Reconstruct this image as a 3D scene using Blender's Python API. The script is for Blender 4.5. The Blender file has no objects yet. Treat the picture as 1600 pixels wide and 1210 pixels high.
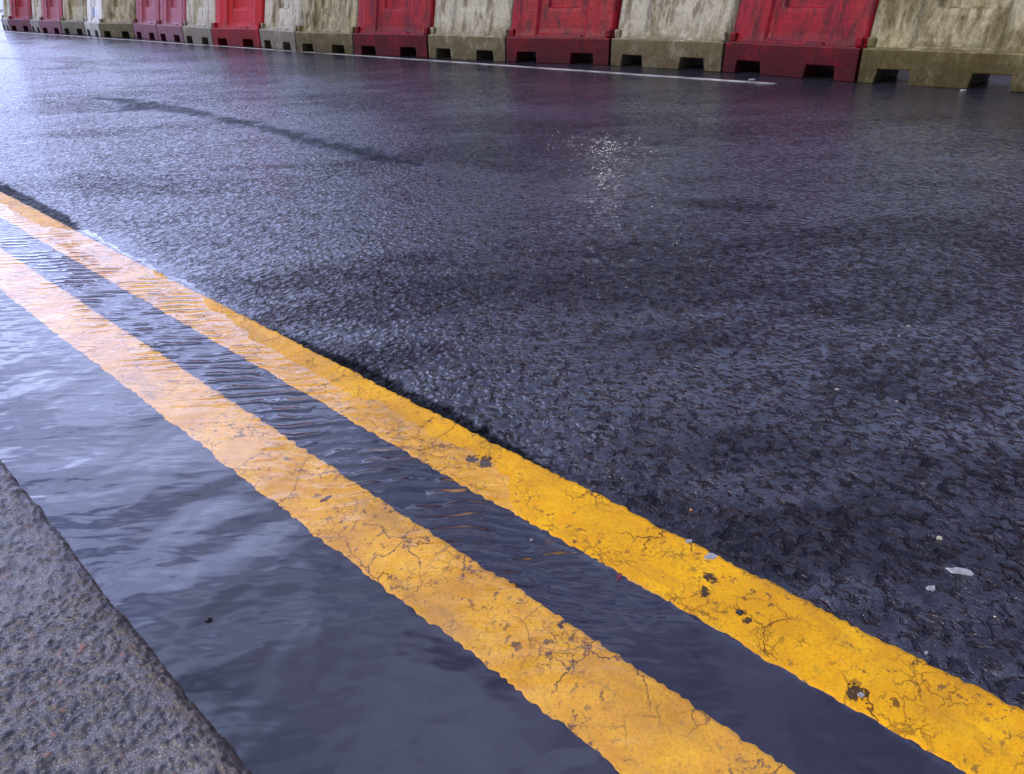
import bpy, bmesh, math, random
import numpy as np
from mathutils import Matrix, Vector
random.seed(7); RNG = np.random.default_rng(11)
S = bpy.context.scene
C = S.collection

# ------------------------------------------------------------ camera
# world: +Y runs along the road, +X across it towards the barriers, road at z = 0
H = 0.74
cam_d = bpy.data.cameras.new('camera'); cam = bpy.data.objects.new('camera', cam_d); C.objects.link(cam)
cam_d.lens = 27.0; cam_d.sensor_width = 36.0; cam_d.sensor_fit = 'HORIZONTAL'
cam_d.clip_start = 0.02; cam_d.clip_end = 900
FWD = np.array([-0.71453335, -0.31078022, 0.62678364])       # road direction in lens axes (x right, y down, z in)
UP = np.array([-0.03944668, -0.87659291, -0.4796132])
RGT = np.array([0.6984884, -0.36742417, 0.61409563])
M = np.array([RGT, FWD, UP])                                  # lens axes -> world
cx, cy, cz = M @ np.array([1, 0, 0]), M @ np.array([0, -1, 0]), M @ np.array([0, 0, -1])
cam.matrix_world = Matrix([[cx[0], cy[0], cz[0], 0], [cx[1], cy[1], cz[1], 0], [cx[2], cy[2], cz[2], H], [0, 0, 0, 1]])
S.camera = cam
HEAD = math.atan2(cz[0], cz[1])

def ground(px, py, z=0.0):
    """point of the plane at height z seen at photograph pixel (px, py)"""
    d = M @ np.array([px - 800.0, py - 605.0, 1200.0])
    t = (z - H) / d[2]
    return np.array([d[0] * t, d[1] * t])

# ------------------------------------------------------------ light and sky
SUN_EL, SUN_ROT = math.radians(42), math.radians(-80)
W = bpy.data.worlds.new('World'); S.world = W; W.use_nodes = True
nt = W.node_tree; N = nt.nodes; Lk = nt.links; N.clear()
out = N.new('ShaderNodeOutputWorld'); bg = N.new('ShaderNodeBackground'); Lk.new(bg.outputs[0], out.inputs[0])
sky = N.new('ShaderNodeTexSky'); sky.sky_type = 'NISHITA'; sky.sun_disc = False
sky.sun_elevation = SUN_EL; sky.sun_rotation = SUN_ROT; sky.air_density = 1.2; sky.dust_density = 1.5
tc = N.new('ShaderNodeTexCoord')
mp = N.new('ShaderNodeMapping'); mp.inputs['Scale'].default_value = (1, 1, 2.2); Lk.new(tc.outputs['Generated'], mp.inputs[0])
cn = N.new('ShaderNodeTexNoise'); cn.inputs['Scale'].default_value = 2.6; cn.inputs['Detail'].default_value = 6; cn.inputs['Distortion'].default_value = 0.6
Lk.new(mp.outputs[0], cn.inputs['Vector'])
cr = N.new('ShaderNodeValToRGB'); cr.color_ramp.elements[0].position = 0.38; cr.color_ramp.elements[0].color = (1.15, 1.3, 2.9, 1)
cr.color_ramp.elements[1].position = 0.62; cr.color_ramp.elements[1].color = (5.1, 5.8, 9.2, 1)
Lk.new(cn.outputs['Fac'], cr.inputs[0])
# the cloud deck is brighter towards the opening at the end of the road and darker overhead
dt = N.new('ShaderNodeVectorMath'); dt.operation = 'DOT_PRODUCT'; Lk.new(tc.outputs['Generated'], dt.inputs[0])
dt.inputs[1].default_value = Vector((math.sin(math.radians(2)) * 0.97, math.cos(math.radians(2)) * 0.97, 0.24)).normalized()
gr = N.new('ShaderNodeMapRange'); gr.interpolation_type = 'SMOOTHSTEP'
gr.inputs[1].default_value = 0.80; gr.inputs[2].default_value = 1.0; gr.inputs[3].default_value = 1.0; gr.inputs[4].default_value = 3.6
Lk.new(dt.outputs['Value'], gr.inputs[0])
vm = N.new('ShaderNodeVectorMath'); vm.operation = 'SCALE'; Lk.new(cr.outputs[0], vm.inputs[0]); Lk.new(gr.outputs[0], vm.inputs['Scale'])
mx = N.new('ShaderNodeMix'); mx.data_type = 'RGBA'; mx.inputs[0].default_value = 0.85
Lk.new(sky.outputs[0], mx.inputs[6]); Lk.new(vm.outputs[0], mx.inputs[7]); Lk.new(mx.outputs[2], bg.inputs[0])
bg.inputs[1].default_value = 0.12
sd = bpy.data.lights.new('sun', 'SUN'); sd.energy = 1.5; sd.angle = math.radians(20); sd.color = (1, 0.88, 0.68)
sun = bpy.data.objects.new('sun', sd); C.objects.link(sun)
sv = Vector((math.sin(SUN_ROT) * math.cos(SUN_EL), math.cos(SUN_ROT) * math.cos(SUN_EL), math.sin(SUN_EL)))
sun.rotation_euler = sv.to_track_quat('Z', 'Y').to_euler()
S.view_settings.view_transform = 'Standard'; S.view_settings.look = 'None'; S.view_settings.gamma = 1
S.view_settings.exposure = 0.55
S.cycles.max_bounces = 4; S.cycles.use_adaptive_sampling = True; S.cycles.adaptive_threshold = 0.02; S.cycles.transparent_max_bounces = 12; S.cycles.use_denoising = True
S.cycles.sample_clamp_indirect = 6

# ------------------------------------------------------------ helpers
def tag(o, label=None, cat=None, group=None, kind=None):
    if label: o['label'] = label
    if cat: o['category'] = cat
    if group: o['group'] = group
    if kind: o['kind'] = kind
    return o

def mesh_obj(name, verts, faces, mat, parent=None, smooth=False):
    me = bpy.data.meshes.new(name); me.from_pydata([tuple(v) for v in verts], [], [tuple(f) for f in faces]); me.update()
    if mat: me.materials.append(mat)
    if smooth: me.polygons.foreach_set('use_smooth', [True] * len(me.polygons))
    o = bpy.data.objects.new(name, me); C.objects.link(o)
    if parent: o.parent = parent
    return o

def bm_obj(name, bm, mat, parent=None, smooth=False):
    bmesh.ops.recalc_face_normals(bm, faces=bm.faces)
    me = bpy.data.meshes.new(name); bm.to_mesh(me); bm.free()
    if mat: me.materials.append(mat)
    if smooth: me.polygons.foreach_set('use_smooth', [True] * len(me.polygons))
    o = bpy.data.objects.new(name, me); C.objects.link(o)
    if parent: o.parent = parent
    return o

def empty(name, loc, rz=0.0):
    o = bpy.data.objects.new(name, None); C.objects.link(o); o.location = loc; o.rotation_euler = (0, 0, rz)
    o.empty_display_size = 0.1
    return o

def box(bm, x0, x1, y0, y1, z0, z1):
    v = [bm.verts.new(p) for p in ((x0, y0, z0), (x1, y0, z0), (x1, y1, z0), (x0, y1, z0), (x0, y0, z1), (x1, y0, z1), (x1, y1, z1), (x0, y1, z1))]
    for f in ((0, 3, 2, 1), (4, 5, 6, 7), (0, 1, 5, 4), (1, 2, 6, 5), (2, 3, 7, 6), (3, 0, 4, 7)): bm.faces.new([v[i] for i in f])

def grid_obj(name, xs, ys, zf, mat, attrs=None):
    X, Y = np.meshgrid(xs, ys, indexing='ij'); Z = zf(X, Y)
    nx, ny = len(xs), len(ys)
    co = np.stack([X, Y, Z], -1).reshape(-1, 3).astype(np.float32)
    i, j = np.meshgrid(np.arange(nx - 1), np.arange(ny - 1), indexing='ij')
    a = (i * ny + j).ravel(); f = np.stack([a, a + ny, a + ny + 1, a + 1], -1).astype(np.int32)
    me = bpy.data.meshes.new(name)
    me.vertices.add(len(co)); me.vertices.foreach_set('co', co.ravel())
    me.loops.add(f.size); me.loops.foreach_set('vertex_index', f.ravel())
    me.polygons.add(len(f)); me.polygons.foreach_set('loop_start', np.arange(0, f.size, 4, dtype=np.int32))
    me.update(calc_edges=True)
    me.polygons.foreach_set('use_smooth', [True] * len(f))
    for k, fn in (attrs or {}).items():
        at = me.attributes.new(k, 'FLOAT', 'POINT'); at.data.foreach_set('value', fn(X, Y).ravel().astype(np.float32))
    me.materials.append(mat)
    o = bpy.data.objects.new(name, me); C.objects.link(o); return o

_tab = RNG.random((256, 256))
def vnoise(x, y, s, seed=0):
    """smooth value noise, s = feature size in metres, range -1..1"""
    x = np.asarray(x) / s + 17.3 * seed; y = np.asarray(y) / s + 9.1 * seed
    xi = np.floor(x).astype(int); yi = np.floor(y).astype(int); fx = x - xi; fy = y - yi
    fx = fx * fx * (3 - 2 * fx); fy = fy * fy * (3 - 2 * fy)
    t = lambda a, b: _tab[a % 256, b % 256]
    return ((t(xi, yi) * (1 - fx) + t(xi + 1, yi) * fx) * (1 - fy) + (t(xi, yi + 1) * (1 - fx) + t(xi + 1, yi + 1) * fx) * fy) * 2 - 1

def sstep(a, b, x):
    t = np.clip((x - a) / (b - a), 0, 1); return t * t * (3 - 2 * t)

# ---- node shorthand
class NB:
    def __init__(s, name):
        s.m = bpy.data.materials.new(name); s.m.use_nodes = True; s.t = s.m.node_tree; s.n = s.t.nodes; s.n.clear()
        s.out = s.n.new('ShaderNodeOutputMaterial'); s.tc = s.n.new('ShaderNodeTexCoord')
    def L(s, a, b): s.t.links.new(a, b)
    def setv(s, sock, v):
        if isinstance(v, bpy.types.NodeSocket): s.L(v, sock)
        else: sock.default_value = v
    def noise(s, vec, scale, detail=3, rough=0.5, dist=0.0, col=False):
        n = s.n.new('ShaderNodeTexNoise'); s.setv(n.inputs['Vector'], vec); n.inputs['Scale'].default_value = scale
        n.inputs['Detail'].default_value = detail; n.inputs['Roughness'].default_value = rough; n.inputs['Distortion'].default_value = dist
        return n.outputs['Color' if col else 'Fac']
    def vor(s, vec, scale, feature='F1', out='Distance', rnd=1.0):
        n = s.n.new('ShaderNodeTexVoronoi'); n.feature = feature; s.setv(n.inputs['Vector'], vec); n.inputs['Scale'].default_value = scale
        n.inputs['Randomness'].default_value = rnd
        return n.outputs[out]
    def map(s, v, a, b, c=0.0, d=1.0, smooth=False):
        n = s.n.new('ShaderNodeMapRange'); s.setv(n.inputs[0], v)
        if smooth: n.interpolation_type = 'SMOOTHSTEP'
        for i, q in zip((1, 2, 3, 4), (a, b, c, d)): s.setv(n.inputs[i], q)
        return n.outputs[0]
    def math(s, op, a, b=0.0, c=0.0):
        n = s.n.new('ShaderNodeMath'); n.operation = op; s.setv(n.inputs[0], a); s.setv(n.inputs[1], b)
        if op == 'MULTIPLY_ADD': s.setv(n.inputs[2], c)
        return n.outputs[0]
    def vmath(s, op, a, b=(0, 0, 0)):
        n = s.n.new('ShaderNodeVectorMath'); n.operation = op; s.setv(n.inputs[0], a)
        if op == 'SCALE': s.setv(n.inputs['Scale'], b)
        else: s.setv(n.inputs[1], b)
        return n.outputs['Value' if op in ('DISTANCE', 'LENGTH', 'DOT_PRODUCT') else 'Vector']
    def mix(s, f, a, b):
        n = s.n.new('ShaderNodeMix'); n.data_type = 'RGBA'; s.setv(n.inputs[0], f)
        s.setv(n.inputs[6], a if isinstance(a, bpy.types.NodeSocket) else (*a, 1)); s.setv(n.inputs[7], b if isinstance(b, bpy.types.NodeSocket) else (*b, 1))
        return n.outputs[2]
    def mapping(s, vec, loc=(0, 0, 0), rot=(0, 0, 0), scale=(1, 1, 1)):
        n = s.n.new('ShaderNodeMapping'); s.setv(n.inputs[0], vec); n.inputs['Location'].default_value = loc
        n.inputs['Rotation'].default_value = rot; n.inputs['Scale'].default_value = scale; return n.outputs[0]
    def attr(s, name):
        n = s.n.new('ShaderNodeAttribute'); n.attribute_name = name; return n.outputs['Fac']
    def bump(s, h, dist, strength=1.0, normal=None):
        n = s.n.new('ShaderNodeBump'); s.setv(n.inputs['Height'], h); s.setv(n.inputs['Strength'], strength); s.setv(n.inputs['Distance'], dist)
        if normal: s.L(normal, n.inputs['Normal'])
        return n.outputs[0]
    def pbsdf(s, color, rough, normal=None, ior=1.5, spec=None, coat=None, emit=None):
        p = s.n.new('ShaderNodeBsdfPrincipled'); s.setv(p.inputs['Base Color'], color if isinstance(color, bpy.types.NodeSocket) else (*color, 1))
        s.setv(p.inputs['Roughness'], rough); s.setv(p.inputs['IOR'], ior)
        if spec is not None: s.setv(p.inputs['Specular IOR Level'], spec)
        if coat: s.setv(p.inputs['Coat Weight'], coat[0]); s.setv(p.inputs['Coat Roughness'], coat[1])
        if normal: s.L(normal, p.inputs['Normal'])
        if emit: p.inputs['Emission Color'].default_value = (*emit[0], 1); p.inputs['Emission Strength'].default_value = emit[1]
        s.L(p.outputs[0], s.out.inputs[0]); return p

# ------------------------------------------------------------ layout constants (metres from below the camera)
X1U, X1L, X2U, X2L = 0.777, 0.660, 0.549, 0.431
KTOP = 0.055
XK = 0.159 * (H - KTOP) / H

def shore(Y):
    a = sstep(1.75, 2.05, Y); b = 1 - sstep(0.66, 0.80, Y)
    return 0.735 + a * 0.060 - b * 0.080 + 0.010 * vnoise(Y, Y * 0, 0.11, 3) + 0.004 * vnoise(Y, Y * 0, 0.025, 9) + 0.015 * vnoise(Y, Y * 0, 0.4, 5) - 0.08 * sstep(2.8, 3.15, Y)

def road_z(X, Y):
    d = X - shore(Y)
    z = np.where(d < 0, 0.042 * d - 0.0015 * (1 - np.exp(np.minimum(d, 0) / 0.008)), np.minimum(0.010, 0.03 * d))
    near = 1 - sstep(2.5, 5.0, X)
    z = z + 0.0007 * vnoise(X, Y, 0.09, 1) + 0.0004 * vnoise(X, Y, 0.03, 2) * near + 0.0011 * vnoise(X, Y, 0.6, 4) * sstep(0.9, 1.4, X)
    return z

def band_mask(X, Y):
    e = 0.008 * vnoise(X, Y, 0.02, 6) + 0.005 * vnoise(X, Y, 0.008, 7)
    w = 0.030 * sstep(0.62, 0.95, Y) * (1 - sstep(1.3, 1.72, Y)) + 0.050 * sstep(2.75, 3.2, Y)
    return (1 - sstep(-0.004, 0.006, X - (X1U + w + e))) * (w > 0.006) * sstep(X1U - 0.03, X1U - 0.02, X)

def seg_mask(X, Y, pts, w, seed, rag=0.5):
    P = [ground(*p) for p in pts]; best = np.full(X.shape, 9.0)
    for k in range(len(P) - 1):
        a, b = P[k], P[k + 1]; ab = b - a; t = np.clip(((X - a[0]) * ab[0] + (Y - a[1]) * ab[1]) / (ab @ ab), 0, 1)
        ww = w[k] * (1 - t) + w[k + 1] * t
        best = np.minimum(best, np.hypot(X - a[0] - t * ab[0], Y - a[1] - t * ab[1]) / ww)
    best = best + rag * vnoise(X, Y, 0.10, seed) * 0.5 + rag * 0.4 * vnoise(X, Y, 0.04, seed + 1) + rag * 0.4 * vnoise(X, Y, 0.015, seed + 2)
    return 1 - sstep(0.25, 1.25, best)

def seam_mask(X, Y):
    m = seg_mask(X, Y, [(150, 156), (200, 160), (240, 170), (300, 178), (430, 207), (520, 232), (600, 250), (655, 262)], [0.05, 0.12, 0.22, 0.10, 0.09, 0.12, 0.12, 0.04], 8, 0.7)
    m = np.maximum(m, seg_mask(X, Y, [(165, 178), (240, 172)], [0.06, 0.14], 10))
    m = np.maximum(m, 0.6 * seg_mask(X, Y, [(830, 296), (890, 303), (950, 304)], [0.02, 0.09, 0.03], 12))
    m = np.maximum(m, 0.4 * seg_mask(X, Y, [(1030, 318), (1110, 326), (1190, 330)], [0.03, 0.06, 0.03], 17))
    m = np.maximum(m, 0.7 * seg_mask(X, Y, [(0, 92), (30, 94), (60, 100), (0, 108)], [0.06, 0.05, 0.04, 0.03], 14))
    m = np.maximum(m, 0.45 * seg_mask(X, Y, [(0, 66), (110, 65), (40, 80), (280, 110)], [0.15, 0.1, 0.12, 0.08], 15))
    return m

def wet_mask(X, Y):
    """smooth film of standing water beside the line"""
    d = X - shore(Y)
    m = (1 - sstep(0.05, 0.14, d + 0.05 * vnoise(X, Y, 0.06, 21) + 0.03 * vnoise(X, Y, 0.02, 23))) * (1 - sstep(0.62, 0.8, Y))
    m = np.maximum(m, (1 - sstep(-0.01, 0.13, d + 0.04 * vnoise(X, Y, 0.05, 22) + 0.03 * vnoise(X, Y, 0.018, 24))) * sstep(1.6, 1.9, Y) * (1 - sstep(2.7, 3.1, Y)) * 0.95)
    return np.maximum(m * 0.8, (d < 0) * 1.0)

def damp_mask(X, Y):
    """broad drier / wetter zones"""
    u = X * math.sin(HEAD) + Y * math.cos(HEAD); v = X * math.cos(HEAD) - Y * math.sin(HEAD)
    puds = [([(480, 112), (620, 125), (800, 150)], 0.42, 41, 0.9), ([(560, 165), (700, 190), (860, 205)], 0.20, 43, 0.8), ([(640, 240), (760, 258), (900, 300)], 0.09, 45, 0.7),
            ([(900, 300), (1060, 318), (1200, 330)], 0.08, 47, 0.9), ([(1130, 395), (1280, 375), (1380, 370)], 0.10, 49, 0.8), ([(1380, 350), (1500, 370), (1600, 400)], 0.12, 51, 0.8),
            ([(1040, 190), (1150, 215), (1290, 205)], 0.20, 53, 0.7), ([(950, 470), (1100, 480)], 0.05, 55, 0.5)]
    pm = 0
    for pts, w, sd_, k in puds: pm = np.maximum(pm, k * seg_mask(X, Y, pts, [w * 0.7] + [w] * (len(pts) - 1), sd_, 0.9))
    return 0.85 * pm + 0.42 + 0.75 * vnoise(u, v * 0.4, 0.45, 31) + 0.6 * vnoise(u, v * 0.4, 0.13, 32) + 0.3 * vnoise(u, v * 0.5, 0.05, 33) + 0.1 * sstep(1.6, 3.0, X)

# ------------------------------------------------------------ materials
def mat_asphalt():
    b = NB('wet_asphalt'); P = b.tc.outputs['Object']
    wob = b.vmath('SCALE', b.vmath('SUBTRACT', b.noise(P, 90, 2, col=True), (0.5, 0.5, 0.5)), 0.014)
    Q = b.vmath('ADD', P, wob)
    wob2 = b.vmath('SCALE', b.vmath('SUBTRACT', b.noise(P, 30, 1, col=True), (0.5, 0.5, 0.5)), 0.02)
    Q2 = b.vmath('ADD', P, wob2)
    e = b.vor(Q, 62, 'DISTANCE_TO_EDGE')
    cell = b.vor(Q, 62, 'F1', 'Color')
    sep = b.n.new('ShaderNodeSeparateColor'); b.L(cell, sep.inputs[0])
    # flat stone faces under a film of water, gaps between them
    dome = b.map(b.vor(Q2, 60, 'F1'), 0.05, 0.65, 1, 0)
    n1 = b.noise(Q2, 50, 3, 0.55, 0.5)
    lump = b.map(n1, 0.36, 0.50, 0, 1, True)                  # water film closing over the stones, pits left open
    grit = b.noise(P, 300, 1)
    h = b.math('ADD', b.math('MULTIPLY', lump, 0.85), b.math('MULTIPLY', dome, 0.55))
    h = b.math('ADD', h, b.math('MULTIPLY', grit, 0.10))
    top = b.math('MULTIPLY', lump, b.map(b.noise(P, 160, 2, 0.7), 0.3, 0.6, 0.45, 1.0))
    wet = b.attr('wet'); band = b.attr('band'); seam = b.attr('seam'); damp = b.attr('damp')
    dist = b.map(wet, 0, 0.9, 0.0055, 0.00008)
    pz = b.n.new('ShaderNodeSeparateXYZ'); b.L(P, pz.inputs[0])
    far = b.map(pz.outputs[0], 1.2, 3.6, 1, 0.42)
    nor = b.bump(b.math('MULTIPLY', far, b.math('ADD', b.math('MULTIPLY', h, dist), b.math('MULTIPLY', b.noise(P, 7, 2), 0.0045))), 1.0)
    tone = b.mix(b.map(sep.outputs[1], 0, 1), (0.010, 0.010, 0.016), (0.032, 0.030, 0.042))
    tone = b.mix(b.map(grit, 0.68, 0.74), tone, (0.10, 0.095, 0.09))
    tone = b.mix(wet, tone, (0.020, 0.019, 0.030))
    dark = b.math('MAXIMUM', band, b.math('MULTIPLY', seam, 0.95))
    tone = b.mix(dark, tone, (0.005, 0.005, 0.006))
    rough = b.map(damp, 0.1, 1.0, 0.16, 0.10)
    rough = b.math('ADD', b.math('MULTIPLY', rough, b.map(wet, 0, 1, 1, 0.5)), b.math('MULTIPLY', dark, 0.3))
    # gaps between the stones hold no film; their occlusion is painted into the specular
    gap = b.map(b.math('MAXIMUM', top, wet), 0, 0.6, 0.10, 1.0)
    sub = b.map(pz.outputs[2], -0.0012, 0.0004, 0.0, 1.0)
    spec = b.math('MULTIPLY', b.map(dark, 0, 1, 1.0, 0.08), b.math('MULTIPLY', b.map(damp, 0.1, 1.0, 1.3, 0.22), b.math('MULTIPLY', gap, b.map(sep.outputs[2], 0, 1, 0.55, 1.25))))
    b.pbsdf(tone, rough, nor, 1.5, b.math('MULTIPLY', spec, sub))
    return b.m

def mat_line():
    b = NB('yellow_line_paint'); P = b.tc.outputs['Object']
    wob = b.vmath('SCALE', b.vmath('SUBTRACT', b.noise(P, 22, 4, 0.65, col=True), (0.5, 0.5, 0.5)), 0.05)
    Q = b.vmath('ADD', P, wob)
    e = b.vor(Q, 14, 'DISTANCE_TO_EDGE')
    msk = b.map(b.noise(P, 6, 2), 0.46, 0.56)
    crack = b.math('MULTIPLY', b.map(e, 0.006, 0.017, 1, 0), msk)
    e2 = b.vor(Q, 42, 'DISTANCE_TO_EDGE')
    msk2 = b.map(b.noise(P, 14, 2), 0.52, 0.62)
    crack2 = b.math('MULTIPLY', b.math('MULTIPLY', b.map(e2, 0.01, 0.05, 1, 0), msk2), 0.6)
    crack = b.math('MAXIMUM', crack, crack2)
    # scrape lines left along the road
    PS = b.mapping(Q, scale=(1, 0.05, 1))
    scr = b.math('MULTIPLY', b.map(b.noise(PS, 95, 2), 0.70, 0.74), b.map(b.noise(P, 5, 1), 0.48, 0.56))
    base = b.mix(b.map(b.noise(P, 28, 5, 0.65), 0.3, 0.7), (0.80, 0.35, 0.004), (0.97, 0.525, 0.010))
    base = b.mix(b.map(b.noise(P, 9, 3), 0.35, 0.75), base, (0.60, 0.27, 0.010))
    base = b.mix(b.map(b.noise(P, 260, 3, 0.75), 0.48, 0.70, 0, 0.55), base, (0.30, 0.15, 0.01))
    # tyre dirt rubbed along the line
    PT = b.mapping(P, scale=(1, 0.25, 1))
    base = b.mix(b.map(b.noise(PT, 16, 5, 0.7), 0.52, 0.75, 0, 0.5), base, (0.22, 0.12, 0.03))
    # grime spots
    st = b.math('MULTIPLY', b.map(b.noise(P, 75, 3, 0.7), 0.575, 0.645), b.map(b.noise(P, 11, 2), 0.38, 0.60))
    base = b.mix(b.math('MULTIPLY', st, 0.85), base, (0.10, 0.05, 0.03))
    hole = None
    for (px, py, r) in ((757, 722, 0.017), (735, 716, 0.010), (1112, 908, 0.010), (1098, 925, 0.007), (1155, 960, 0.0065), (1338, 1085, 0.010), (885, 966, 0.006), (506, 773, 0.006), (1165, 978, 0.006)):
        g = ground(px, py); n = b.vmath('DISTANCE', b.vmath('MULTIPLY', Q, (1, 1, 0)), (g[0], g[1], 0))
        n = b.math('SUBTRACT', n, b.math('MULTIPLY', b.math('SUBTRACT', b.noise(P, 160, 3, 0.7), 0.5), r * 3.2))
        k = b.map(n, r * 0.75, r, 1, 0)
        hole = k if hole is None else b.math('MAXIMUM', hole, k)
    base = b.mix(b.math('MULTIPLY', hole, 0.93), base, (0.025, 0.020, 0.022))
    base = b.mix(b.math('MULTIPLY', crack, 0.85), base, (0.10, 0.035, 0.01))
    base = b.mix(b.math('MULTIPLY', scr, 0.6), base, (0.97, 0.55, 0.06))
    h = b.math('SUBTRACT', b.math('ADD', b.math('MULTIPLY', b.noise(P, 150, 3, 0.75), 1.0), b.math('MULTIPLY', scr, 0.6)), b.math('ADD', crack, b.math('MULTIPLY', hole, 1.4)))
    nor = b.bump(h, 0.0010)
    pz = b.n.new('ShaderNodeSeparateXYZ'); b.L(P, pz.inputs[0])
    b.pbsdf(base, b.map(b.noise(P, 40, 2), 0.3, 0.7, 0.22, 0.5), nor, 1.45, b.map(pz.outputs[2], -0.0012, 0.0004, 0.0, 0.18))
    return b.m

def mat_water():
    b = NB('rain_water'); P = b.tc.outputs['Object']
    R = b.mapping(P, rot=(0, 0, HEAD))
    R2 = b.mapping(b.vmath('ADD', R, b.vmath('SCALE', b.noise(P, 4, 1, col=True), 0.08)), scale=(0.9, 1.0, 1))
    sx = b.n.new('ShaderNodeSeparateXYZ'); b.L(P, sx.inputs[0]); X, Y = sx.outputs[0], sx.outputs[1]
    # crests run across the line of sight: wavelength 2.5 cm, broken into trains
    def wave(rot, scale, d, ds, sc=(1, 1, 1)):
        w = b.n.new('ShaderNodeTexWave'); w.wave_type = 'BANDS'; w.bands_direction = 'Y'; w.wave_profile = 'SIN'
        b.L(b.mapping(P, rot=(0, 0, rot), scale=sc), w.inputs['Vector'])
        w.inputs['Scale'].default_value = scale; w.inputs['Distortion'].default_value = d; w.inputs['Detail'].default_value = 2
        w.inputs['Detail Scale'].default_value = ds; w.inputs['Detail Roughness'].default_value = 0.6
        return w.outputs['Fac']
    sharp = lambda w: b.math('POWER', w, 1.7)
    w1 = sharp(wave(HEAD, 9.5, 4.2, 0.9)); w2 = sharp(wave(HEAD + 0.35, 16, 3.5, 1.1))
    t1 = b.map(b.noise(b.mapping(P, loc=(3, 1, 0)), 9, 2), 0.42, 0.60, 0.08, 1.15)
    t2 = b.map(b.noise(b.mapping(P, loc=(7, 4, 0)), 8, 1), 0.45, 0.62)
    rip = b.math('ADD', b.math('MULTIPLY', w1, t1), b.math('MULTIPLY', b.math('MULTIPLY', w2, t2), 0.35))
    zone = b.math('MULTIPLY', b.map(X, 0.44, 0.58, 0.06, 1, True), b.map(Y, 0.30, 0.55, 0.03, 1, True))
    zone = b.math('MULTIPLY', zone, b.map(X, 0.74, 0.83, 1, 0.08))
    zone = b.math('ADD', zone, b.math('MULTIPLY', b.map(Y, 1.7, 2.4, 0, 0.6, True), b.map(X, 0.3, 0.5, 0.5, 0)))
    ht = b.math('MULTIPLY', rip, b.math('MULTIPLY', zone, 0.0037))
    # broad slow undulation, finer crinkle
    big = b.noise(R2, 8, 2, 0.35)
    ht = b.math('ADD', ht, b.math('MULTIPLY', big, b.map(X, 0.38, 0.6, 0.012, 0.004)))
    ht = b.math('ADD', ht, b.math('MULTIPLY', b.noise(b.mapping(R, scale=(0.45, 1.5, 1)), 30, 1, 0.5, 0.6), b.map(Y, 0.5, 1.5, 0.0002, 0.0009)))
    nor = b.bump(ht, 1.0)
    gl = b.n.new('ShaderNodeBsdfGlossy'); gl.inputs['Roughness'].default_value = 0.03; gl.inputs['Color'].default_value = (1, 1, 1, 1); b.L(nor, gl.inputs['Normal'])
    tr = b.n.new('ShaderNodeBsdfTransparent'); tr.inputs['Color'].default_value = (0.97, 0.96, 0.97, 1)
    fr = b.n.new('ShaderNodeFresnel'); fr.inputs['IOR'].default_value = 1.72; b.L(nor, fr.inputs['Normal'])
    geo = b.n.new('ShaderNodeNewGeometry')
    fac = b.math('MULTIPLY', fr.outputs[0], b.math('SUBTRACT', 1.0, geo.outputs['Backfacing']))     # unrefracted light from below must not be trapped
    ms = b.n.new('ShaderNodeMixShader'); b.L(fac, ms.inputs[0]); b.L(tr.outputs[0], ms.inputs[1]); b.L(gl.outputs[0], ms.inputs[2])
    b.L(ms.outputs[0], b.out.inputs[0])
    return b.m

def mat_kerb():
    b = NB('wet_exposed_aggregate'); P = b.tc.outputs['Object']; peb = b.attr('peb'); tone = b.attr('tone'); edge = b.attr('edge')
    mat = b.mix(b.map(b.noise(P, 30, 4, 0.65), 0.35, 0.65), (0.035, 0.029, 0.027), (0.145, 0.120, 0.110))
    mat = b.mix(b.map(b.noise(P, 520, 2, 0.8), 0.54, 0.62), mat, (0.36, 0.33, 0.30))
    mat = b.mix(b.map(b.noise(P, 610, 2, 0.8), 0.54, 0.60), mat, (0.02, 0.018, 0.018))
    st = b.mix(tone, (0.008, 0.007, 0.008), (0.085, 0.066, 0.058))
    st = b.mix(b.map(tone, 0.93, 0.97), st, (0.20, 0.09, 0.05))
    c = b.mix(b.map(peb, 0.25, 0.55), mat, st)
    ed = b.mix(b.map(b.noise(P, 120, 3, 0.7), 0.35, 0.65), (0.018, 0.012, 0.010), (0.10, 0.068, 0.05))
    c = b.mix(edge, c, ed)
    nor = b.bump(b.noise(P, 340, 3, 0.65), 0.0012)
    nor = b.bump(b.noise(P, 110, 3, 0.6), 0.0022, 1.0, nor)
    b.pbsdf(c, b.map(b.noise(P, 90, 3), 0.35, 0.7, 0.16, 0.45), nor, 1.5, 0.7)
    return b.m

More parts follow.
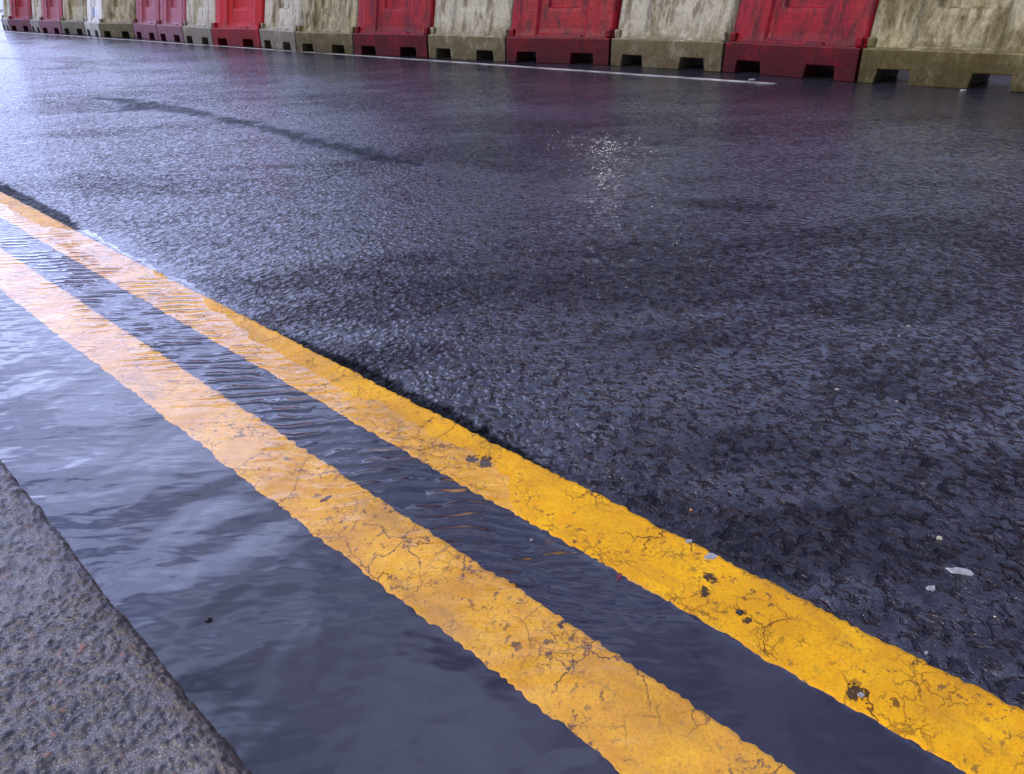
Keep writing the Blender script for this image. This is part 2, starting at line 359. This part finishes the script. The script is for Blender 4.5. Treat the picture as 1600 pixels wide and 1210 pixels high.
def mat_plastic(name, ca, cb, grime, green, amount):
    b = NB(name); P = b.tc.outputs['Object']
    oi = b.n.new('ShaderNodeObjectInfo')
    off = b.vmath('SCALE', b.vmath('ADD', (1.0, 1.7, 0.3), (0, 0, 0)), b.math('MULTIPLY', oi.outputs['Random'], 20.0))
    Q = b.vmath('ADD', P, off)
    sp = b.n.new('ShaderNodeSeparateXYZ'); b.L(P, sp.inputs[0]); z = sp.outputs[2]
    streak = b.noise(b.mapping(Q, scale=(1, 1, 0.18)), 13, 5, 0.65, 0.4)
    blot = b.noise(Q, 6, 5, 0.65)
    fine = b.noise(b.mapping(Q, scale=(1, 1, 0.5)), 60, 4, 0.7)
    c = b.mix(b.map(blot, 0.3, 0.7), ca, cb)
    g1 = b.map(streak, 0.58 - 0.18 * amount, 0.70 - 0.12 * amount)
    c = b.mix(b.math('MULTIPLY', g1, 0.85), c, grime)
    # algae in a band above the base ledge and over the base
    lo = b.math('MAXIMUM', b.map(z, 0.34, 0.19, 0, 0.8), 0.0)
    g2 = b.math('MULTIPLY', b.map(b.math('ADD', blot, b.math('MULTIPLY', lo, 0.18)), 0.50, 0.64), lo)
    c = b.mix(b.math('MULTIPLY', g2, 1.0), c, green)
    c = b.mix(b.map(b.math('MULTIPLY', fine, b.map(streak, 0.3, 0.7, 0.6, 1.2)), 0.55, 0.75, 0, 0.7), c, tuple(q * 0.6 for q in grime))
    c = b.mix(b.map(z, 0.190, 0.196, 0.5, 0), c, tuple(q * 0.45 for q in grime))  # shade of the base front painted into its colour
    # splash dirt low on the base, strengthened to paint in its shade
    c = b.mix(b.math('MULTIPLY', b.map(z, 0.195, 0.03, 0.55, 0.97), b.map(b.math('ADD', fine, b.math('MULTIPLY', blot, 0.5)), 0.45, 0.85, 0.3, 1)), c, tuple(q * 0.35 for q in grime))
    nor = b.bump(b.noise(Q, 22, 4, 0.6), 0.004)
    geo = b.n.new('ShaderNodeNewGeometry'); nz = b.n.new('ShaderNodeSeparateXYZ'); b.L(geo.outputs['Normal'], nz.inputs[0])
    film = b.map(nz.outputs[2], 0.6, 0.9)                      # rain lying on the level ledges
    b.pbsdf(c, b.math('ADD', b.map(fine, 0.3, 0.7, 0.35, 0.6), b.math('MULTIPLY', film, -0.25)), nor, 1.48, b.map(film, 0, 1, 0.28, 1.0))
    return b.m

def mat_simple(name, col, rough=0.5, var=0.3, scale=20, bumpd=0.0, spec=0.5):
    b = NB(name); P = b.tc.outputs['Object']
    c = b.mix(b.map(b.noise(P, scale, 4), 0.3, 0.7), tuple(q * (1 - var) for q in col), tuple(min(1, q * (1 + var)) for q in col))
    b.pbsdf(c, rough, b.bump(b.noise(P, scale * 2, 3), bumpd) if bumpd else None, 1.5, spec); return b.m

MA, ML, MW, MK = mat_asphalt(), mat_line(), mat_water(), mat_kerb()

# ------------------------------------------------------------ ground, road, kerb, pavement, water
def spaced(*runs):
    v = [runs[0][0]]
    for a, e, s in runs:
        n = max(1, int(round((e - a) / s))); v += list(np.linspace(a, e, n + 1)[1:])
    return np.array(v)
xs = spaced((0.10, 1.5, 0.010), (1.5, 4.2, 0.03), (4.2, 9.5, 0.15))
ys = spaced((-3, -0.6, 0.2), (-0.6, 3.4, 0.011), (3.4, 9, 0.035), (9, 30, 0.25), (30, 120, 3))
road = grid_obj('road', xs, ys, road_z, MA, dict(wet=wet_mask, band=band_mask, seam=seam_mask, damp=damp_mask))
tag(road, kind='structure')
MG = mat_simple('wet_ground', (0.05, 0.05, 0.05), 0.3, 0.3, 3, 0.004)
g = mesh_obj('ground', [(-400, -400, -0.30), (400, -400, -0.30), (400, 400, -0.30), (-400, 400, -0.30)], [(0, 1, 2, 3)], MG); tag(g, kind='structure')
vp = bmesh.new(); box(vp, 9.5, 18, -3, 120, -0.28, 0.10)
o = bm_obj('pavement', vp, mat_simple('wet_slabs', (0.16, 0.15, 0.15), 0.3, 0.25, 4, 0.002)); tag(o, kind='structure')

def pebbles(X, Y, cell, seed):
    r = np.random.default_rng(seed); T = 160
    jx, jy, rad, keep, tn, ang = (r.random((T, T)) for _ in range(6))
    best = np.zeros(X.shape); tone = np.zeros(X.shape)
    ci = np.floor(X / cell).astype(int); cj = np.floor(Y / cell).astype(int)
    for di in (-1, 0, 1):
        for dj in (-1, 0, 1):
            i, j = (ci + di) % T, (cj + dj) % T
            dx = X - (ci + di + 0.15 + 0.7 * jx[i, j]) * cell; dy = Y - (cj + dj + 0.15 + 0.7 * jy[i, j]) * cell
            a = ang[i, j] * 3.14; ca, sa = np.cos(a), np.sin(a)
            u = (dx * ca + dy * sa); v = (-dx * sa + dy * ca) * (1.2 + 0.9 * tn[j, i])
            rr = cell * (0.35 + 0.4 * rad[i, j]) * (1 + 0.22 * vnoise(X, Y, cell * 0.45, 40))
            q = np.clip(1 - (u * u + v * v) / (rr * rr), 0, 1) * (keep[i, j] > 0.22)
            h = np.sqrt(q) * rad[i, j] ** 0.3
            tone = np.where(h > best, tn[i, j], tone); best = np.maximum(best, h)
    return best, tone
def kerb_edge(Y): return XK + 0.0025 * vnoise(Y, Y * 0, 0.03, 51) + 0.0035 * vnoise(Y, Y * 0, 0.09, 52) + 0.001 * vnoise(Y, Y * 0, 0.008, 53)
def kerb_z(X, Y):
    p, _ = pebbles(X, Y, 0.0098, 5); p2, _ = pebbles(X, Y, 0.0042, 6)
    d = kerb_edge(Y) - X
    r = 0.014; t = np.clip(1 - d / r, 0, 1); drop = r * (1 - np.sqrt(1 - np.minimum(t, 0.9999) ** 2))
    z = KTOP + 0.0030 * p + 0.0009 * p2 + 0.0011 * vnoise(X, Y, 0.02, 54) + 0.0012 * vnoise(X, Y, 0.006, 55) * sstep(0.04, 0.0, d) - drop
    return np.where(d < 0.0004, np.where(d < -0.001, -0.05, KTOP - 0.02), z)
kx = np.concatenate([spaced((-0.45, XK - 0.03, 0.0022), (XK - 0.03, XK + 0.012, 0.0011))]); ky = spaced((-0.45, 0.95, 0.0024), (0.95, 1.7, 0.006))
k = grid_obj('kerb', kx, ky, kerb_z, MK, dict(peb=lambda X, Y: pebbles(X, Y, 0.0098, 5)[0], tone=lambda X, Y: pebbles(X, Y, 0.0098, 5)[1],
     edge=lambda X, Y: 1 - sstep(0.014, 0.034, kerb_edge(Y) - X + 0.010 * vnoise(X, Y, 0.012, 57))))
tag(k, kind='structure')
b_ = bmesh.new(); box(b_, -0.45, XK, 1.70, 120, -0.28, KTOP); box(b_, -0.45, XK, -3, -0.45, -0.28, KTOP)
o = bm_obj('kerb', b_, mat_simple('kerb_concrete', (0.2, 0.18, 0.18), 0.35, 0.3, 40, 0.002)); tag(o, kind='structure')
b_ = bmesh.new(); box(b_, -4.0, -0.453, -3, 120, -0.28, KTOP + 0.002)
o = bm_obj('pavement', b_, mat_simple('wet_pavement', (0.085, 0.078, 0.076), 0.35, 0.3, 6, 0.002)); tag(o, kind='structure')

wx = spaced((0.10, 1.25, 0.05)); wy = spaced((-3, 6, 0.1), (6, 20, 1))
w = grid_obj('water', wx, wy, lambda X, Y: X * 0, MW); tag(w, kind='structure')

# ------------------------------------------------------------ yellow lines (thermoplastic, 3 mm thick, chipped edges)
def line_strip(name, xa, xb, mat, y0, y1, rough, seed, th=0.001):
    ys = list(spaced((y0, min(2.5, y1), 0.0028), (min(2.5, y1), y1, 0.01)))
    ys = np.array(ys); fr = np.array([0, 0.012, 0.06, 0.2, 0.4, 0.6, 0.8, 0.94, 0.988, 1.0])
    def jag(y, s): return rough * (0.45 * vnoise(y, y * 0, 0.06, s) + 0.45 * vnoise(y, y * 0, 0.016, s + 1) + 0.6 * vnoise(y, y * 0, 0.0065, s + 2))
    a = xa + jag(ys, seed); c = xb + jag(ys, seed + 5)
    X = a[:, None] + (c - a)[:, None] * fr[None, :]; Y = np.repeat(ys[:, None], len(fr), 1)
    prof = np.array([-0.001, th, th, th, th, th, th, th, th, -0.001])
    Z = road_z(X, Y) + prof[None, :]
    n, m = X.shape; co = np.stack([X, Y, Z], -1).reshape(-1, 3)
    f = [(i * m + j, i * m + j + 1, (i + 1) * m + j + 1, (i + 1) * m + j) for i in range(n - 1) for j in range(m - 1)]
    return mesh_obj(name, co, f, mat, smooth=True)
o = line_strip('yellow_line', X1L, X1U, ML, -1.0, 14, 0.0042, 61)
tag(o, 'outer yellow line with cracked paint and black spots, half out of the water', 'road marking', 'double yellow lines')
o = line_strip('yellow_line', X2L, X2U, ML, -1.0, 14, 0.0045, 81)
tag(o, 'inner yellow line nearer the kerb, wholly under the rippling water', 'road marking', 'double yellow lines')
MWL = mat_simple('white_line_paint', (0.30, 0.29, 0.28), 0.5, 0.6, 9, 0.001)
o = line_strip('white_line', 4.925, 4.985, MWL, ground(1064, 121)[1], 25, 0.004, 91)
tag(o, 'thin white line along the foot of the barriers', 'road marking')

# ------------------------------------------------------------ barriers
def plinth_bm():
    prof = [(0, 0), (.10, 0), (.112, .085), (.298, .085), (.31, 0), (.64, 0), (.652, .085), (.85, .085), (.862, 0), (1, 0), (1, .2), (0, .2)]
    bm = bmesh.new(); hw = lambda z: 0.215 - 0.04 * z
    F = [bm.verts.new((x - .5, -hw(z), z)) for x, z in prof]; B = [bm.verts.new((x - .5, hw(z), z)) for x, z in prof]
    bm.faces.new(F); bm.faces.new(B[::-1]); n = len(prof)
    for i in range(n): bm.faces.new((F[i], F[(i + 1) % n], B[(i + 1) % n], B[i]))
    return bm
def box6(bm, pts):
    v = [bm.verts.new(p) for p in pts]
    for f in ((0, 3, 2, 1), (4, 5, 6, 7), (0, 1, 5, 4), (1, 2, 6, 5), (2, 3, 7, 6), (3, 0, 4, 7)): bm.faces.new([v[i] for i in f])
def body_mesh(mat):
    s = spaced((0.004, .25, .03), (.25, .29, .008), (.29, .34, .025), (.34, .37, .008), (.37, .64, .03), (.64, .67, .008), (.67, .72, .025), (.72, .76, .008), (.76, .996, .03))
    z = spaced((.196, .214, .006), (.214, .41, .028), (.41, .43, .005), (.43, .545, .02), (.545, .56, .004))
    Sg, Z = np.meshgrid(s, z, indexing='ij')
    t = (Z - .2) / .36; half = .152 - .090 * t
    half = half + .012 * (1 - sstep(.2, .235, Z))
    rec = sstep(.255, .285, Sg) * (1 - sstep(.722, .752, Sg))
    half -= .032 * rec * sstep(.200, .222, Z)
    pk = sstep(.343, .362, Sg) * (1 - sstep(.645, .664, Sg)) * sstep(.412, .424, Z)
    half -= .030 * pk
    ribs = np.exp(-((Sg - .13) / .018) ** 2) + np.exp(-((Sg - .87) / .018) ** 2)
    half += .011 * ribs * sstep(.21, .26, Z)
    ends = sstep(0, .02, Sg) * sstep(0, .02, 1 - Sg); half = half - .010 * (1 - ends)
    half -= .012 * sstep(.540, .56, Z) ** 2
    n, m = Sg.shape; V = []
    for sg in (-1, 1): V += [(a - .5, sg * h, zz) for a, h, zz in zip(Sg.ravel(), half.ravel(), Z.ravel())]
    K = n * m; F = []
    for i in range(n - 1):
        for j in range(m - 1):
            a = i * m + j; F.append((a, a + m, a + m + 1, a + 1)); F.append((K + a, K + a + 1, K + a + m + 1, K + a + m))
        a = i * m + m - 1; F.append((a, a + m, K + a + m, K + a))
        a = i * m; F.append((a, K + a, K + a + m, a + m))
    for j in range(m - 1):
        a = j; F.append((a, a + 1, K + a + 1, K + a)); a = (n - 1) * m + j; F.append((a, K + a, K + a + 1, a + 1))
    return V, F
BV, BF = body_mesh(None)
def make_barrier(mat, pin):
    root = empty('road_barrier', (0, 0, 0))
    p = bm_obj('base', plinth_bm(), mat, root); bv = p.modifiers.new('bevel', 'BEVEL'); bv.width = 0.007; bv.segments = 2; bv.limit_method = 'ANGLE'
    bm = bmesh.new()                                        # ledge lip and the raised sill under the panel
    for sg in (-1, 1):
        box6(bm, [(-.478, sg * .150, .197), (.478, sg * .150, .197), (.478, sg * .2085, .197), (-.478, sg * .2085, .197),
                  (-.478, sg * .150, .207), (.478, sg * .150, .207), (.470, sg * .203, .205), (-.470, sg * .203, .205)])
        box6(bm, [(-.22, sg * .140, .204), (.24, sg * .140, .204), (.235, sg * .184, .204), (-.215, sg * .184, .204),
                  (-.20, sg * .140, .222), (.22, sg * .140, .222), (.215, sg * .178, .219), (-.195, sg * .178, .219)])
    l = bm_obj('ledge', bm, mat, root); bv = l.modifiers.new('bevel', 'BEVEL'); bv.width = 0.004; bv.segments = 2
    o = mesh_obj('body', BV, BF, mat, root, smooth=True)
    bm = bmesh.new(); bmesh.ops.recalc_face_normals(bm, faces=bm.faces); bm.free()
    for sg in (-1, 1):
        for e in (-1, 1):
            bm = bmesh.new(); x0, x1 = sorted((e * .492, e * .445))
            box(bm, x0, x1, min(sg * .14, sg * .178), max(sg * .14, sg * .170), .204, .262)
            g_ = bm_obj('lug', bm, pin or mat, root); bv = g_.modifiers.new('bevel', 'BEVEL'); bv.width = 0.008; bv.segments = 2
    return root
def copy_tree(o, parent=None):
    c = o.copy(); C.objects.link(c); c.parent = parent
    for ch in list(o.children): copy_tree(ch, c)
    return c
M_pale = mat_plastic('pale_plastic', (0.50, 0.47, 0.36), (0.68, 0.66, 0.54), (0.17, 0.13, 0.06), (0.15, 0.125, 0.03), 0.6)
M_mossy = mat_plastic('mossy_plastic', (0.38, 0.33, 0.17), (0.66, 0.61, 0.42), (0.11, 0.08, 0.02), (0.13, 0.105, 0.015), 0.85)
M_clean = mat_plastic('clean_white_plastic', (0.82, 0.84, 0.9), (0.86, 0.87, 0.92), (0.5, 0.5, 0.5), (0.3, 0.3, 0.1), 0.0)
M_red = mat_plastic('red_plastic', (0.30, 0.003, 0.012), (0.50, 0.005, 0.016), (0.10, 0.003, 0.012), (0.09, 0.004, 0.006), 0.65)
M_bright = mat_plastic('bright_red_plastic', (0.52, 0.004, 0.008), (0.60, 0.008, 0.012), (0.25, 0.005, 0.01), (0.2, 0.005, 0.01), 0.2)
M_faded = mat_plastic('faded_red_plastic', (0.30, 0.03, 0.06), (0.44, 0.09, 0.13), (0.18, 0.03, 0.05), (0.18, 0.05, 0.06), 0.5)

ZB = 0.011; UL = 1.02
BAR = [  # pixel of the left (far) foot, material, label
    (1650, M_red, 'red barrier just past the right edge, its colour mirrored in the wet road'),
    (1336, M_mossy, 'nearest dirty cream barrier with green and brown streaks, cut by the right edge'),
    (1127, M_red, 'nearest red barrier, between two dirty cream barriers at the right'),
    (952, M_pale, 'pale cream barrier behind the end of the white line, second cream one from the right'),
    (790, M_red, 'second red barrier from the right, with bright red pocket at its top'),
    (669, M_pale, 'grey cream barrier with patchy algae, third cream one from the right'),
    (553, M_red, 'third red barrier from the right, right of the yellow green stained pair'),
    (463.5, M_mossy, 'yellow green stained barrier just left of the third red barrier'),
    (408, M_pale, 'pale grey barrier squeezed between a bright red one and a yellow green one'),
    (333.5, M_bright, 'bright red barrier standing between two pale grey barriers in the middle of the row'),
    (288, M_pale, 'pale grey narrow looking barrier left of the bright red barrier'),
    (248, M_faded, 'right one of two faded pink red barriers side by side'),
    (211, M_faded, 'left one of two faded pink red barriers, next to a mossy cream one'),
    (158, M_mossy, 'mossy cream barrier with dark stain, right of the clean white one'),
    (135, M_clean, 'clean bright white barrier with a small blue and grey label far down the row'),
    (98, M_mossy, 'stained cream barrier left of the clean bright white one'),
    (65, M_faded, 'faded pink barrier far down the row, third visible red from the left end'),
    (50, M_pale, 'thin looking pale barrier between two far red barriers'),
    (16, M_red, 'farthest red barrier near the left edge, whole front in view'),
    (5, M_pale, 'farthest pale barrier at the left edge of the row'),
]
protos = {}
p = ground(1336, 129, ZB)
start = p - np.array([-0.02, 1.0]) * 1.02
ends = [(start + (start - p), start), (start, p)]
for px, _, _ in BAR[2:]:
    a = ground(px, 200, ZB); c = ground(px, 60 if px > 60 else 50, ZB); d = (c - a) / np.linalg.norm(c - a); w_ = a - p
    B_ = w_ @ d; D = B_ * B_ - (w_ @ w_ - UL * UL)
    cands = [a + (-B_ + sg * math.sqrt(max(D, 0))) * d for sg in (1, -1)]
    q = max(cands, key=lambda v: v[1]); ends.append((p, q)); p = q
for (near, far), (_, mat, lab) in zip(ends, BAR):
    d = (near - far) / np.linalg.norm(near - far)          # local +x runs towards the viewer's right
    n = np.array([-d[1], d[0]]);  n = n if n[0] > 0 else -n
    mid = (near + far) / 2 + n * 0.215
    rz = math.atan2(d[1], d[0])
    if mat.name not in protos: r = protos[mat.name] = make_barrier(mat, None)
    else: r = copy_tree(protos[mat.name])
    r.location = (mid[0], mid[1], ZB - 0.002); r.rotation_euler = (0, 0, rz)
    tag(r, lab, 'barrier', 'red and cream road barriers in a row')
    if mat is M_clean:
        MLb = mat_simple('label_blue', (0.10, 0.14, 0.28), 0.4); MLg = mat_simple('label_grey', (0.35, 0.38, 0.5), 0.4)
        def facebox(bm, x0, x1, z0, z1):
            y = lambda z: -(.152 - .090 * (z - .2) / .36) + .024
            box6(bm, [(x0, y(z0) - .004, z0), (x1, y(z0) - .004, z0), (x1, y(z0) + .01, z0), (x0, y(z0) + .01, z0), (x0, y(z1) - .004, z1), (x1, y(z1) - .004, z1), (x1, y(z1) + .01, z1), (x0, y(z1) + .01, z1)])
        bm = bmesh.new(); facebox(bm, -.20, -.10, .27, .40); facebox(bm, -.17, -.12, .40, .42); bm_obj('label_figure', bm, MLb, r)
        bm = bmesh.new(); facebox(bm, -.04, .19, .29, .40); bm_obj('label_panel', bm, MLg, r)

# ------------------------------------------------------------ small litter and chips
def scrap(name, px, py, size, mat, label, cat, z=None, seed=1, asp=2.0, th=0.0015, rot=None, dome=0.0, group=None):
    r = random.Random(seed); g_ = ground(px, py); zz = float(road_z(np.array([g_[0]]), np.array([g_[1]]))[0]) if z is None else z
    n = 14; a0 = HEAD * -1 if rot is None else rot; bm = bmesh.new(); low, top = [], []
    for i in range(n):
        t = i / n * 2 * math.pi; q = size * (0.7 + 0.5 * r.random())
        x, y = q * math.cos(t), q * math.sin(t) / asp
        X, Y = x * math.cos(a0) - y * math.sin(a0), x * math.sin(a0) + y * math.cos(a0)
        low.append(bm.verts.new((X, Y, 0))); top.append(bm.verts.new((X * .85, Y * .85, th * (1 + 0.5 * r.random()))))
    c = bm.verts.new((0, 0, th + dome))
    for i in range(n):
        j = (i + 1) % n; bm.faces.new((low[i], low[j], top[j], top[i])); bm.faces.new((top[i], top[j], c))
    bm.faces.new(low[::-1])
    o = bm_obj(name, bm, mat); o.location = (g_[0], g_[1], zz); tag(o, label, cat, group); return o
M_chip = mat_simple('old_white_paint', (0.30, 0.29, 0.30), 0.4, 0.25, 200, 0.0005)
M_leaf = mat_simple('wet_orange_leaf', (0.55, 0.22, 0.06), 0.3, 0.4, 100)
M_rleaf = mat_simple('dark_red_leaf', (0.16, 0.02, 0.03), 0.3, 0.4, 100)
M_stone = mat_simple('dark_wet_stone', (0.02, 0.018, 0.02), 0.2, 0.4, 200, 0.001)
M_pst = mat_simple('pale_stone', (0.5, 0.48, 0.35), 0.4, 0.4, 200, 0.001)
rx = -math.pi / 2 - HEAD
rot0 = -HEAD + 0.25
scrap('paint_flake', 1497, 901, 0.017, M_chip, 'long white paint flake on the dark asphalt at the lower right', 'paint flake', seed=3, asp=2.4, rot=rot0 - 0.5)
scrap('paint_flake', 1453, 926, 0.0075, M_chip, 'short white paint flake just below the long one', 'paint flake', seed=4, asp=1.8, rot=rot0)
scrap('pebble', 1465, 850, 0.004, M_pst, 'tiny pale pebble on asphalt above the long paint flake', 'pebble', seed=5, asp=1.2, th=0.002, dome=0.001)
scrap('paint_flake', 1111, 873, 0.0105, M_chip, 'larger white flake on the upper edge of the outer yellow line', 'paint flake', seed=6, asp=1.4, rot=rot0, z=0.0022)
scrap('paint_flake', 1076, 849, 0.007, M_chip, 'smaller white flake on the upper edge of the outer yellow line', 'paint flake', seed=7, asp=1.6, rot=rot0, z=0.0022)
scrap('pebble', 1155, 960, 0.0060, M_stone, 'dark round pebble lodged in the outer yellow line', 'pebble', z=0.001, seed=8, asp=1.2, th=0.003, dome=0.002)
scrap('paint_flake', 1344, 1091, 0.004, M_chip, 'small pale chip beside a dark hole low in the outer yellow line', 'paint flake', z=0.0045, seed=9, asp=1.1)
scrap('leaf', 967, 902, 0.008, M_rleaf, 'dark red leaf in the water between the yellow lines', 'leaf', z=0.0003, seed=10, asp=2.5, rot=0.5)
scrap('pebble', 326, 970, 0.0045, M_stone, 'small dark pebble breaking the water near the kerb', 'pebble', z=-0.002, seed=11, asp=1.2, th=0.004, dome=0.003)
scrap('pebble', 1079, 675, 0.0030, M_leaf, 'tiny orange speck of grit on asphalt right of the outer yellow line', 'pebble', seed=12, asp=1.1) if False else None
scrap('leaf', 1590, 146, 0.022, M_leaf, 'small orange leaf on the road under the nearest cream barrier', 'leaf', seed=13, asp=1.6, th=0.006)
scrap('litter_scrap', 1503, 145, 0.020, M_chip, 'white scrap on the road in front of the nearest cream barrier', 'litter', seed=14, asp=1.8, th=0.005)
scrap('litter_scrap', 1175, 127, 0.022, M_chip, 'thin pale scrap on the road before the nearest red barrier', 'litter', seed=15, asp=2.2, th=0.003)

for px_, py_, sz, lb in ((1418, 517, 0.0042, 'tiny white grit speck in the middle of the road at the right'), (1403, 533, 0.003, 'faint pale grit speck just below a brighter one at the right'),
        (1306, 617, 0.0045, 'white grit speck on the wet asphalt at centre right'), (1399, 636, 0.003, 'yellowish grit speck on the asphalt at centre right'),
        (1079, 802, 0.0026, 'small orange grit speck on the wet film above the outer yellow line'), (1446, 1024, 0.0028, 'pale grit speck on asphalt near the lower right corner'),
        (830, 845, 0.0024, 'tiny pale speck floating between the two yellow lines')):
    scrap('grit', px_, py_, sz, M_chip if 'orange' not in lb else M_leaf, lb, 'grit', seed=int(px_), asp=1.3, th=0.0015, z=0.0005 if 'floating' in lb else None)

# ------------------------------------------------------------ far side of the street, seen only as reflections
MB = mat_simple('dark_brick', (0.07, 0.05, 0.05), 0.8, 0.3, 3); MR = mat_simple('slate', (0.03, 0.03, 0.035), 0.5, 0.2, 3)
MGl = mat_simple('window_glass', (0.02, 0.02, 0.03), 0.08, 0.1, 1)
MF = mat_simple('window_frame_paint', (0.5, 0.5, 0.48), 0.5, 0.1, 3)
bd = empty('brick_building', (19, 0, 0)); tag(bd, 'long dark brick building across the road, mirrored in the wet asphalt', 'building')
bm = bmesh.new(); box(bm, 0, 9, -30, 26, -0.3, 4.6); bm_obj('wall', bm, MB, bd)
bm = bmesh.new()
v = [bm.verts.new(q) for q in ((-.4, -30.4, 4.6), (9.4, -30.4, 4.6), (4.5, -30.4, 6.6), (-.4, 26.4, 4.6), (9.4, 26.4, 4.6), (4.5, 26.4, 6.6))]
for f in ((0, 1, 2), (3, 5, 4), (0, 2, 5, 3), (2, 1, 4, 5), (1, 0, 3, 4)): bm.faces.new([v[i] for i in f])
bm_obj('roof', bm, MR, bd)
for i in range(11):
    y = -27 + i * 5
    bm = bmesh.new(); box(bm, -.06, 0.02, y, y + 1.6, 1.2, 3.2); fo = bm_obj('window', bm, MF, bd)
    bm = bmesh.new(); box(bm, -.08, -.05, y + .1, y + 1.5, 1.3, 3.1); bm_obj('pane', bm, MGl, fo)

MSt = mat_simple('glint_stand_metal', (0.08, 0.08, 0.09), 0.4, 0.1, 3)
e_ = NB('glint_glow'); e_.pbsdf((1, 1, 1), 0.5, None, 1.5, None, None, ((1.0, 0.97, 1.0), 90.0)); MEm = e_.m
az, dist, el = math.radians(52), 15.0, math.radians(10.4)
g0 = ground(945, 200); lx, ly = g0[0] + dist * math.sin(az), g0[1] + dist * math.cos(az); lh = dist * math.tan(el)
lp = empty('added_glint_light', (lx + .3, ly, 0)); tag(lp, 'unseen light added across the road to make the glint on the wet asphalt', 'added light')  # added glowing source out of view, placed only to make the road glint
bm = bmesh.new(); bmesh.ops.create_cone(bm, cap_ends=True, segments=16, radius1=.07, radius2=.045, depth=lh + .25, matrix=Matrix.Translation((0, 0, (lh + .25) / 2))); bm_obj('glint_pole', bm, MSt, lp)
bm = bmesh.new(); box(bm, -.55, .1, -.15, .15, lh + .18, lh + .28); bm_obj('glint_hood', bm, MSt, lp)
bm = bmesh.new(); bmesh.ops.create_uvsphere(bm, u_segments=16, v_segments=10, radius=.10, matrix=Matrix.Translation((-.3, 0, lh)) @ Matrix.Diagonal((1, 1, 1.1, 1))); bm_obj('glint_bulb', bm, MEm, lp)
